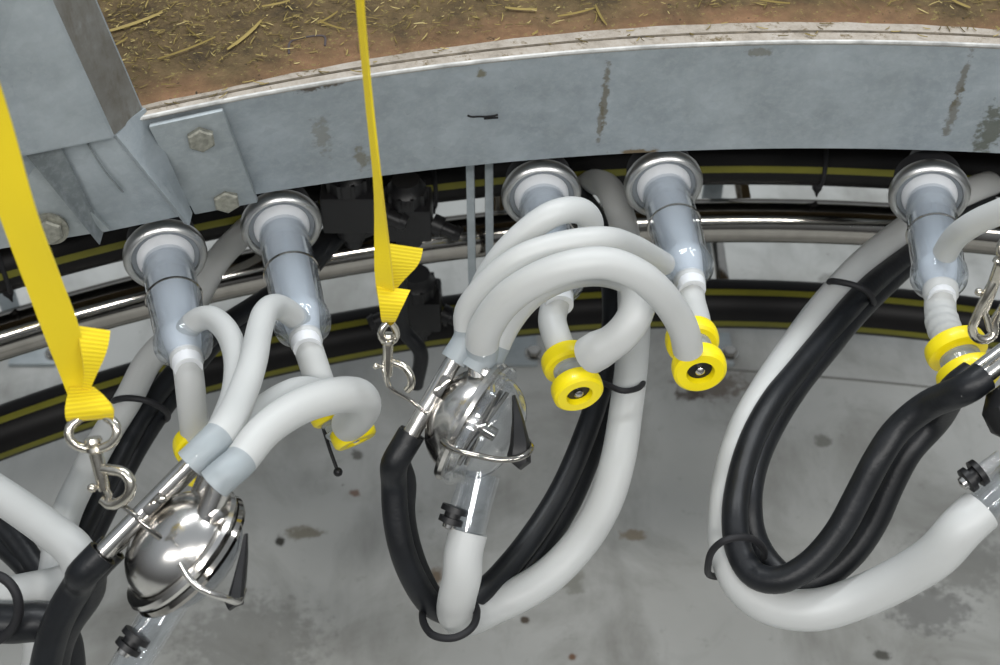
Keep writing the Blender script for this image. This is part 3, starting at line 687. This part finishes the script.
T_(TB, 'n1', [(505, 322, 1.075), (530, 292, 1.07), (570, 272, 1.065), (610, 270, 1.06), (636, 282, 1.055), (639, 303, 1.05), (630, 325, 1.05), (612, 343, 1.055), (598, 350, 1.06), (590, 355, 1.067)], .0120, .0125, 'milky tube curling back down behind the front arch to the left centre valve', 'milk_tube', 1.12)
# left cluster
T_(TA, 'p1', [(222, 424, .985), (234, 392, 1.01), (236, 358, 1.035), (226, 330, 1.06), (209, 317, 1.08), (195, 321, 1.09), (186, 331, 1.098)], .0085, .0088, 'milky tube hooking over to the side of the farthest left teat cup')
T_(TA, 'p0', [(224, 430, .95), (243, 392, .985), (253, 362, 1.01), (259, 332, 1.04), (265, 313, 1.06), (276, 306, 1.08), (290, 313, 1.095), (300, 322, 1.105)], .0105, .0092, 'milky tube rising from the left claw to the second teat cup')
T_(TA, 'n0', [(238, 464, .935), (262, 433, .95), (297, 408, .97), (333, 396, .99), (356, 395, 1.01), (364, 405, 1.035), (357, 418, 1.06), (347, 426, 1.075)], .0108, .0122, 'milky tube looping in front of the edge-on yellow valve', 'milk_tube')
T_(TA, 'n1', [(228, 456, .985), (246, 426, 1.01), (270, 404, 1.03), (298, 390, 1.05), (318, 392, 1.07), (328, 404, 1.09)], .0098, .0095, 'milky tube running behind the front left loop', 'milk_tube')
# right cluster pulse tube
tube3('pulse_tube', P3([(945, 253, 1.135), (953, 240, 1.12), (970, 226, 1.09), (990, 216, 1.07), (1030, 205, 1.04), (1070, 230, 1.02), (1085, 300, 1.0), (1085, 360, .99)]) + [TC['p0']], .0094, M['silicone'], 'milky tube leaving the farthest right teat cup at the picture edge', 'tube')

# long milk tubes
o = TB['out']; od = TB['od']
tube3('long_milk_tube', [o - od * .018, o, at(463, 572, 1.055), at(457, 598, 1.068), at(457, 615, 1.097), at(474, 616, 1.128), at(494, 606, 1.138), at(512, 598, 1.14), at(547, 577, 1.15), at(582, 541, 1.16), at(606, 500, 1.17), at(619, 455, 1.18), at(626, 410, 1.20), at(632, 360, 1.22), at(634, 310, 1.24), at(630, 262, 1.26), at(622, 220, 1.29), at(611, 192, 1.31), at(596, 182, 1.36), at(585, 186, 1.42)],
      [.0138] * 4 + [.0138] * 8 + [.0135] * 3 + [.0122] * 3 + [.0115] * 2, M['silicone'], 'long milky hose rising behind the centre arch between the centre teat cups', 'hose')
o = TC['out']; od = TC['od']
tube3('long_milk_tube', [o - od * .018, o, at(938, 554, 1.01), at(906, 575, 1.03), at(860, 597, 1.05), at(815, 610, 1.06), at(769, 605, 1.07), at(741, 583, 1.08), at(728, 550, 1.09), at(725, 510, 1.10), at(731, 468, 1.12), at(744, 428, 1.14), at(765, 390, 1.16), at(790, 352, 1.19), at(822, 308, 1.23), at(860, 266, 1.27), at(896, 236, 1.31), at(935, 208, 1.35), at(972, 190, 1.38), at(1000, 180, 1.44)],
      [.0150] * 6 + [.0140] * 3 + [.0120] * 11, M['silicone'], 'long milky hose sweeping in a big loop at the lower right', 'hose')
tube3('long_milk_tube', P3([(262, 214, 1.42), (240, 236, 1.36), (215, 264, 1.32), (196, 300, 1.30), (172, 335, 1.27), (148, 362, 1.25), (128, 400, 1.22), (104, 438, 1.2), (82, 480, 1.17), (66, 515, 1.15), (55, 560, 1.13), (40, 640, 1.1), (35, 700, 1.08)]), .0115, M['silicone'], 'long milky hose passing behind the farthest left teat cup', 'hose')
tube3('long_milk_tube', P3([(-60, 455, 1.10), (-20, 482, 1.08), (15, 505, 1.06), (50, 530, 1.04), (76, 552, 1.03), (82, 572, 1.03), (66, 584, 1.04), (30, 592, 1.05), (-15, 600, 1.06), (-60, 605, 1.08)]), [.0130] * 4 + [.0135] * 2 + [.0140] * 4, M['silicone'], 'thick milky hose folded into a sideways bend at the left edge', 'hose')

o = TA['out']; od = TA['od']
tube3('long_milk_tube', [o - od * .016, o, o + od * .03, at(60, 735, .98), at(10, 745, 1.0), at(-60, 700, 1.03), at(-110, 640, 1.06)], .0145, M['silicone'], 'milky hose leaving the left claw outlet below the bottom edge', 'hose')
# black pulse hoses
def bl_hose(pts, r, lab, name='pulse_hose'): return tube3(name, pts, r, M['rubber'], lab, 'hose', wall=.002, seg=20)
def start(T, key, sleeve=.012): return [T[key] + T['up'] * sleeve, T[key], T[key] - T['up'] * .012]
for i, (k, dx, lab) in enumerate((('q0', -5, 'front black hose looping under the centre claw'), ('q1', 7, 'rear black hose looping under the centre claw'))):
    dt = .02 * i
    bl_hose(start(TB, k) + P3([(398 + dx * .8, 480, 1.06 + dt), (398 + dx * .6, 512, 1.065 + dt), (404 + dx * .6, 546, 1.07 + dt), (416 + dx * .6, 578, 1.08 + dt), (434 + dx * .5, 605, 1.095 + dt), (455, 612 - 4 * i, 1.115 + dt), (482 + dx * .3, 594 - 3 * i, 1.13 + dt), (510 + dx, 570 + i * 8, 1.15 + dt), (540 + dx, 532 + i * 8, 1.17 + dt), (566 + dx, 490 + i * 6, 1.19 + dt), (588 + dx, 440, 1.21 + dt), (602 + dx * .7, 395, 1.23 + dt), (611, 345, 1.26 + dt), (613, 300, 1.28 + dt), (607, 250, 1.31 + dt), (592, 212, 1.35 + dt), (570, 185, 1.40 + dt), (560, 172, 1.45 + dt)]), [.0098] * 3 + [.0094] * 18, lab)
for i, (k, lab) in enumerate((('q0', 'front black hose with open sleeve at the right'), ('q1', 'rear black hose tucked beside the front one at the right'))):
    if i == 0: seq = [(928, 405, 1.02), (897, 430, 1.03), (878, 458, 1.03), (859, 494, 1.035), (837, 534, 1.04), (809, 565, 1.045), (781, 580, 1.05), (755, 576, 1.06), (739, 551, 1.07), (735, 516, 1.08), (740, 479, 1.10), (752, 440, 1.12), (771, 404, 1.14), (797, 370, 1.17), (832, 328, 1.21), (868, 288, 1.25), (905, 258, 1.30), (950, 225, 1.36), (990, 205, 1.42)]
    else: seq = [(936, 420, 1.05), (908, 452, 1.055), (890, 486, 1.06), (874, 522, 1.065), (850, 556, 1.07), (820, 578, 1.075), (792, 582, 1.08), (768, 563, 1.09), (753, 536, 1.095), (749, 500, 1.10), (756, 462, 1.12), (773, 424, 1.145), (797, 386, 1.17), (826, 350, 1.20), (856, 314, 1.24), (890, 280, 1.28), (925, 250, 1.33), (970, 222, 1.39), (1000, 210, 1.44)]
    bl_hose([TC['q%d' % i] + TC['up'] * .021, TC['q%d' % i] + TC['up'] * .008] + P3(seq), [.0105, .0105, .0102] + [.0098] * (len(seq) - 1), lab)
for i, (k, lab) in enumerate((('q0', 'front black hose dropping from the left claw out of view'), ('q1', 'rear black hose dropping from the left claw out of view'))):
    d = 9 * i
    bl_hose(start(TA, k, .006) + P3([(80 + d, 582 + i * 10, .96 + .02 * i), (62 + d * .8, 612 + i * 8, .97 + .02 * i), (50 + d * .9, 645, .98 + .02 * i), (42 + d, 690, .99 + .02 * i), (40 + d, 740, 1 + .02 * i)]), .0102, lab)
for i, lab in enumerate(('upper of two black hoses running behind the left teat cups', 'lower of two black hoses running behind the left teat cups')):
    dx, dy, dt = 13 * i, 9 * i, .015 * i
    bl_hose(P3([(372 + dx, 175, 1.42), (350 + dx, 205, 1.40), (322, 245 + dy, 1.37), (292, 280 + dy, 1.35 + dt), (255, 305 + dy, 1.32 + dt), (220, 328 + dy, 1.29 + dt), (188 + dx * .4, 358 + dy, 1.27 + dt), (160 + dx, 390 + dy * .5, 1.25 + dt), (140 + dx, 418 + dy * .5, 1.23 + dt), (120 + dx, 455, 1.21 + dt), (100 + dx, 495, 1.19 + dt), (80 + dx, 535, 1.17 + dt), (58 + dx, 580, 1.15 + dt), (40 + dx, 640, 1.12 + dt), (30 + dx, 710, 1.1 + dt)]), .0088, lab)
for i, lab in enumerate(('upper black hose crossing inside the folded hose at the left edge', 'lower black hose crossing inside the folded hose at the left edge')):
    bl_hose(P3([(-50, 470 + 26 * i, 1.16), (-18, 500 + 26 * i, 1.15), (8 + 2 * i, 530 + 20 * i, 1.14), (32, 562 + 10 * i, 1.13), (52, 596, 1.12 + .02 * i), (62, 640, 1.11 + .02 * i), (66, 700, 1.1 + .02 * i)]), .0095, lab)
bl_hose(P3([(-60, 618, 1.02), (-20, 622, 1.02), (15, 624, 1.02), (42, 622, 1.02), (60, 636, 1.03), (66, 665, 1.04), (64, 720, 1.05)]), .0135, 'thick black hose entering low at the left edge')

# rubber rings that tie hoses together
def oring(seq, r, lab):
    pts = P3(seq); p, _ = smooth_path(pts, r, .003, closed=True); bm = bmesh.new(); sweep(bm, p, r, 12, closed=True)
    tag(mesh_obj('rubber_ring', bm, M['rubber_matte']), lab, 'ring')
oring([(470, 599, 1.10), (477, 612, 1.075), (472, 628, 1.06), (455, 638, 1.055), (434, 636, 1.06), (424, 624, 1.075), (424, 608, 1.10), (440, 600, 1.13), (458, 596, 1.13)], .0028, 'black rubber ring tying hoses at the bottom of the centre loop')
oring([(608, 385, 1.18), (622, 391, 1.17), (636, 389, 1.18), (643, 382, 1.21), (632, 378, 1.25), (612, 376, 1.27), (600, 380, 1.24)], .0024, 'black rubber ring around the long hose below the left centre valve')
oring([(708, 566, 1.06), (712, 551, 1.045), (725, 540, 1.035), (745, 537, 1.04), (760, 544, 1.055), (764, 556, 1.08), (752, 568, 1.11), (730, 576, 1.12), (712, 576, 1.10)], .0026, 'black rubber ring near the bottom of the right loop')
oring([(832, 281, 1.225), (850, 284, 1.215), (866, 290, 1.215), (873, 300, 1.23), (868, 306, 1.27), (850, 300, 1.29), (835, 289, 1.27)], .0026, 'black rubber ring high on the right hoses over the lowest pipe')
oring([(115, 400, 1.20), (130, 398, 1.19), (148, 401, 1.19), (162, 408, 1.20), (168, 416, 1.23), (158, 420, 1.28), (138, 414, 1.27), (120, 406, 1.24)], .0026, 'black rubber ring on the hoses beside the farthest left short tube')
oring([(-14, 574, .99), (4, 578, .985), (16, 592, .985), (19, 612, .99), (11, 630, 1.0), (-6, 642, 1.01), (-30, 638, 1.06), (-40, 605, 1.08), (-32, 580, 1.05)], .0034, 'thick black rubber ring at the lower left picture edge')

# ------------------------------------------------------------------ straps
def ribbon(name, secs, th, mat, parent=None, step=.004):
    """secs: list of (left point, right point)"""
    Lp, _ = smooth_path([s[0] for s in secs], .001, step); 
    k = len(Lp)
    def resample(pts, k):
        d = [0]
        for i in range(1, len(pts)): d.append(d[-1] + (pts[i] - pts[i - 1]).length)
        out = []
        for j in range(k):
            x = d[-1] * j / (k - 1); i = 0
            while i < len(d) - 2 and d[i + 1] < x: i += 1
            u = (x - d[i]) / max(1e-9, d[i + 1] - d[i]); out.append(pts[i].lerp(pts[i + 1], u))
        return out
    Rp, _ = smooth_path([s[1] for s in secs], .001, step); k = max(len(Lp), len(Rp)); Lp = resample(Lp, k); Rp = resample(Rp, k)
    bm = bmesh.new(); uvl = bm.loops.layers.uv.new('UVMap'); W = 6; g1, g2 = [], []; ln = 0
    lens = [0]
    for i in range(1, k): lens.append(lens[-1] + (Lp[i] - Lp[i - 1]).length)
    for i in range(k):
        t = (Lp[min(i + 1, k - 1)] - Lp[max(0, i - 1)]).normalized(); a = Rp[i] - Lp[i]; nr = t.cross(a.normalized()).normalized() * th
        g1.append([bm.verts.new(Lp[i] + a * (j / W) + nr / 2) for j in range(W + 1)]); g2.append([bm.verts.new(Lp[i] + a * (j / W) - nr / 2) for j in range(W + 1)])
    def quad(vs, uvs):
        f = bm.faces.new(vs)
        for l, uv in zip(f.loops, uvs): l[uvl].uv = uv
    for i in range(k - 1):
        for j in range(W):
            uv = [(j / W, lens[i] * 10), ((j + 1) / W, lens[i] * 10), ((j + 1) / W, lens[i + 1] * 10), (j / W, lens[i + 1] * 10)]
            quad((g1[i][j], g1[i][j + 1], g1[i + 1][j + 1], g1[i + 1][j]), uv); quad((g2[i][j], g2[i][j + 1], g2[i + 1][j + 1], g2[i + 1][j]), uv)
        for j in (0, W):
            quad((g1[i][j], g1[i + 1][j], g2[i + 1][j], g2[i][j]), [(0, lens[i] * 10)] * 4)
    for e_ in (0, k - 1):
        for j in range(W): quad((g1[e_][j], g1[e_][j + 1], g2[e_][j + 1], g2[e_][j]), [(0, 0)] * 4)
    return mesh_obj(name, bm, mat, parent)
def ws(l, r): return (at(*l), at(*r))
sA = empty('lifting_strap', at(84, 400, .90), label='wide flat yellow webbing strap hanging at the left', cat='strap')
ribbon('webbing_band', [ws((-100, -60, .66), (-52, -60, .66)), ws((-38, 105, .74), (5, 100, .74)), ws((0, 216, .79), (38, 216, .79)), ws((28, 292, .83), (62, 280, .83)), ws((48, 345, .86), (80, 330, .86)), ws((64, 385, .885), (88, 372, .885)), ws((70, 400, .89), (88, 392, .888))], .0016, M['webbing'], sA)
ribbon('loose_tail', [ws((76, 326, .865), (110, 331, .875)), ws((80, 345, .862), (108, 348, .872)), ws((83, 362, .866), (99, 368, .874)), ws((84, 378, .875), (92, 383, .878)), ws((80, 392, .885), (90, 394, .885))], .0018, M['webbing_rib'], sA)
ribbon('knot_loop', [ws((70, 388, .885), (94, 388, .884)), ws((67, 400, .878), (108, 399, .875)), ws((64, 410, .874), (115, 410, .872)), ws((65, 421, .878), (115, 416, .876)), ws((70, 422, .888), (112, 418, .886)), ws((72, 412, .893), (106, 410, .891)), ws((76, 396, .889), (94, 396, .889))], .0022, M['webbing_rib'], sA)
sB = empty('lifting_strap', at(390, 300, .98), label='narrow twisted yellow webbing strap hanging in the centre', cat='strap')
ribbon('webbing_band', [ws((354, -60, .78), (360, -60, .77)), ws((357, 0, .80), (363, 0, .795)), ws((366, 100, .86), (372, 100, .855)), ws((374, 180, .90), (381, 180, .895)), ws((375, 235, .94), (388, 236, .935)), ws((375, 270, .955), (392, 270, .95)), ws((377, 292, .97), (394, 290, .965))], .0018, M['webbing'], sB)
ribbon('loose_tail', [ws((380, 243, .955), (422, 249, .985)), ws((383, 260, .95), (420, 262, .98)), ws((384, 274, .955), (404, 278, .97)), ws((382, 288, .965), (396, 288, .972))], .0018, M['webbing_rib'], sB)
ribbon('knot_loop', [ws((376, 286, .965), (410, 291, .97)), ws((378, 297, .96), (405, 301, .965)), ws((380, 310, .965), (399, 312, .968)), ws((382, 323, .975), (394, 324, .975)), ws((385, 318, .985), (394, 318, .985)), ws((383, 300, .985), (398, 302, .985))], .0022, M['webbing_rib'], sB)

# ------------------------------------------------------------------ snap hooks
def hook(pts, lab):
    """pts: dict of pixel paths"""
    e = empty('snap_hook', at(*pts['stem'][0][:3]), label=lab, cat='hook')
    for nm, key, r in (('swivel_ring', 'ring', pts['r']), ('hook_body', 'hook', pts['r'] * 1.12)):
        p, ro = smooth_path(P3(pts[key]), r, .002); bm = bmesh.new(); sweep(bm, p, ro, 16); mesh_obj(nm, bm, M['nickel'], e)
    st = P3(pts['stem']); bm = bmesh.new(); d = (st[-1] - st[0]).normalized(); L = (st[-1] - st[0]).length; q = pts['r']
    lathe(bm, st[0], d, [(-q * 1.4, q * .7), (-q * 1.3, q * 1.7), (-q * .5, q * 1.9), (0, q * 1.3), (q * .5, q * 1.9), (q * 1.3, q * 2), (q * 1.8, q * 1.45), (L - q, q * 1.25), (L, q * 1.1)], 24); mesh_obj('barrel', bm, M['nickel'], e)
    bm = bmesh.new(); g = P3(pts['gate']); sweep(bm, g, q * .75, 12); mesh_obj('gate', bm, M['nickel'], e)
    bm = bmesh.new(); k = P3(pts['thumb']); sweep(bm, k, q * .45, 10); bmesh.ops.create_icosphere(bm, subdivisions=2, radius=q * 1.0, matrix=Matrix.Translation(k[-1])); mesh_obj('thumb_stud', bm, M['nickel'], e)
hook(dict(r=.0029, ring=[(80, 418, .882), (70, 426, .880), (69, 438, .880), (77, 446, .882), (92, 449, .884), (108, 446, .882), (117, 436, .880), (116, 424, .880), (106, 417, .882)], stem=[(94, 444, .884), (100, 472, .888), (104, 490, .89)],
          hook=[(99, 468, .888), (112, 470, .884), (124, 472, .882), (131, 482, .882), (130, 494, .884), (121, 502, .888), (110, 505, .892), (103, 499, .894)], gate=[(104, 486, .89), (109, 495, .891), (107, 503, .892)], thumb=[(101, 487, .889), (92, 488, .885)]), 'nickel snap hook with round ring under the wide yellow strap')
hook(dict(r=.0024, ring=[(387, 323, .975), (381, 330, .975), (381, 338, .977), (389, 343, .98), (396, 338, .985), (396, 330, .98), (391, 323, .975)], stem=[(388, 338, .98), (388, 358, .985), (388, 376, .988)],
          hook=[(390, 362, .986), (398, 363, .984), (407, 369, .984), (412, 380, .985), (411, 388, .987), (407, 390, .989)], gate=[(388, 372, .987), (387, 380, .988), (389, 386, .989)], thumb=[(386, 367, .985), (378, 366, .985), (376, 366, .984)]), 'nickel snap hook under the narrow yellow strap in the centre')
hook(dict(r=.0028, ring=[(1012, 240, .95), (1004, 240, .945), (1000, 250, .945), (1004, 262, .948), (1012, 264, .95)], stem=[(1003, 258, .948), (990, 292, .965), (983, 312, .972)],
          hook=[(1000, 270, .955), (988, 292, .96), (977, 316, .97), (972, 328, .975), (976, 338, .98), (986, 340, .982), (994, 334, .982), (994, 322, .98), (1002, 310, .975), (1010, 296, .965)], gate=[(984, 310, .97), (988, 322, .975), (990, 330, .978)], thumb=[(984, 298, .968), (979, 292, .962)]), 'nickel snap hook at the right picture edge above the yellow valve')

# ------------------------------------------------------------------ straw
straw_m, n = nt('straw'); b = N(n, 'ShaderNodeBsdfPrincipled', Roughness=.7)
gi = n.nodes.new('ShaderNodeNewGeometry'); c = ramp(n, gi.outputs['Random Per Island'], [(0, rgb(84, 72, 36)), (.45, rgb(118, 102, 52)), (.8, rgb(152, 134, 76)), (1, rgb(196, 180, 124))]); n.links.new(c, b.inputs[0]); finish(n, b)
def blade(bm, c, ang, L, w, th, bend=0, lift=0):
    d = Vector((math.cos(ang), math.sin(ang), 0)); s = Vector((-d.y, d.x, 0)); seg = 4; rows = []
    for i in range(seg + 1):
        u = i / seg - .5; p = c + d * (u * L) + s * (bend * L * (u * u - .08)) + Z * (lift * (u + .5) * L)
        ww = w * (1 - .7 * max(0, abs(u) * 2 - .7) / .3 * .8)
        rows.append([bm.verts.new(p + s * (ww / 2)), bm.verts.new(p + Z * th), bm.verts.new(p - s * (ww / 2)), bm.verts.new(p - Z * th * .3)])
    for i in range(seg):
        for k in range(4): bm.faces.new((rows[i][k], rows[i][(k + 1) % 4], rows[i + 1][(k + 1) % 4], rows[i + 1][k]))
    bm.faces.new(rows[0]); bm.faces.new(rows[-1])
zd = H - DT + .0025
bm = bmesh.new()
for i in range(13000):
    x = random.uniform(-.5, .7); yl = lip(x); u = random.random() ** .8; y = yl + .012 + u * .26
    if random.random() < .55 * max(0, 1 - u * 5): continue
    blade(bm, Vector((x, y, zd + random.uniform(0, .002))), random.gauss(.4, 1.0), random.choice((.002, .003, .003, .004, .006, .009)) * random.uniform(.6, 1.5), random.uniform(.0004, .0011), .0004, random.uniform(-.3, .3), random.uniform(-.03, .1))
for i in range(70):
    x = random.uniform(-.4, .6); yt = on_circle(CT, x); yl = lip(x)
    blade(bm, Vector((x, random.uniform(yt, yl), zd + .0028)), random.gauss(.1, .6), random.uniform(.003, .009), .0008, .0005, .2)
tag(mesh_obj('straw_litter', bm, straw_m, smooth=False), 'chopped straw and chaff scattered over the platform deck', 'straw', kind='stuff')
stalks = [((101, 34), (163, 13), .0045, 'thick pale straw stalk beside the post top'), ((228, 50), (262, 21), .0042, 'broad golden straw chip near the left of the deck'), ((158, 60), (216, 38), .0016, 'thin pale straw stalk below the thick stalk by the post'), ((262, 7), (290, 1), .0022, 'straw stalk at the top edge left of the narrow strap'),
    ((505, 8), (537, 10), .0030, 'bent pale straw at the top centre of the deck'), ((558, 17), (594, 9), .0018, 'thin curved straw right of the top centre'), ((595, 5), (606, 25), .0026, 'broad straw standing off the thin curved straw'), ((186, 27), (199, 38), .0014, 'dark straw fragment between the stalks on the left'),
    ((320, 22), (345, 30), .0016, 'straw twig in the small heap left of the strap'), ((318, 24), (338, 12), .0014, 'upper straw twig in the small heap left of the strap'), ((952, 0), (970, 8), .0028, 'broad straw chip near the top right corner'), ((757, 0), (790, 4), .0014, 'thin straw on the top edge right of centre'), ((532, 35), (538, 31), .0022, 'small straw chip near the deck edge at centre'), ((110, 48), (128, 38), .0016, 'short golden straw touching the post side')]
for a, b_, w_, lab in stalks:
    p, q = atz(*a, DT - .004), atz(*b_, DT - .004); d = q - p; bm = bmesh.new(); blade(bm, (p + q) / 2, math.atan2(d.y, d.x), d.length, w_ * .8, .0012, .12)
    tag(mesh_obj('straw_stalk', bm, straw_m), lab, 'straw', 'large straw stalks on the deck')

# ------------------------------------------------------------------ light
w_ = bpy.data.worlds.new('world'); S.world = w_; w_.use_nodes = True; n = w_.node_tree; n.nodes.clear()
tc = n.nodes.new('ShaderNodeTexCoord'); sx = n.nodes.new('ShaderNodeSeparateXYZ'); n.links.new(tc.outputs['Generated'], sx.inputs[0])
r = n.nodes.new('ShaderNodeValToRGB'); mp = n.nodes.new('ShaderNodeMapRange'); mp.inputs[1].default_value = -1; mp.inputs[2].default_value = 1
n.links.new(sx.outputs['Z'], mp.inputs[0]); n.links.new(mp.outputs[0], r.inputs[0])
e = r.color_ramp.elements; e[0].position = .45; e[0].color = (.05, .05, .05, 1); e[1].position = .85; e[1].color = (.34, .37, .40, 1); q = e.new(.58); q.color = (.13, .135, .14, 1)
bg = n.nodes.new('ShaderNodeBackground'); bg.inputs[1].default_value = 1.2; n.links.new(r.outputs[0], bg.inputs[0]); wo = n.nodes.new('ShaderNodeOutputWorld'); n.links.new(bg.outputs[0], wo.inputs[0])
def area(loc, tgt, sx_, sy_, power, col=(1, .98, .95)):
    l = bpy.data.lights.new('tube_lamp', 'AREA'); l.shape = 'RECTANGLE'; l.size = sx_; l.size_y = sy_; l.energy = power; l.color = col
    o = bpy.data.objects.new('tube_lamp', l); COL.objects.link(o); o.location = loc
    o.rotation_euler = (Vector(tgt) - Vector(loc)).to_track_quat('-Z', 'Y').to_euler()
area((-1.2, -1.4, 2.8), (-.3, 1.0, .3), 1.2, .12, 32)
area((.45, -1.4, 2.8), (.3, 1.0, .3), 1.2, .12, 32)
area((2.0, -1.4, 2.8), (.6, 1.0, .3), 1.2, .12, 25)
area((-.4, 1.9, 3.4), (-.2, 1.3, .3), 1.5, .2, 40, (.95, .98, 1))
area((1.4, 1.9, 3.4), (1.0, 1.3, .3), 1.5, .2, 40, (.95, .98, 1))
S.view_settings.view_transform = 'Standard'; S.view_settings.look = 'None'; S.view_settings.gamma = 1; S.view_settings.exposure = 0
S.view_settings.use_curve_mapping = False
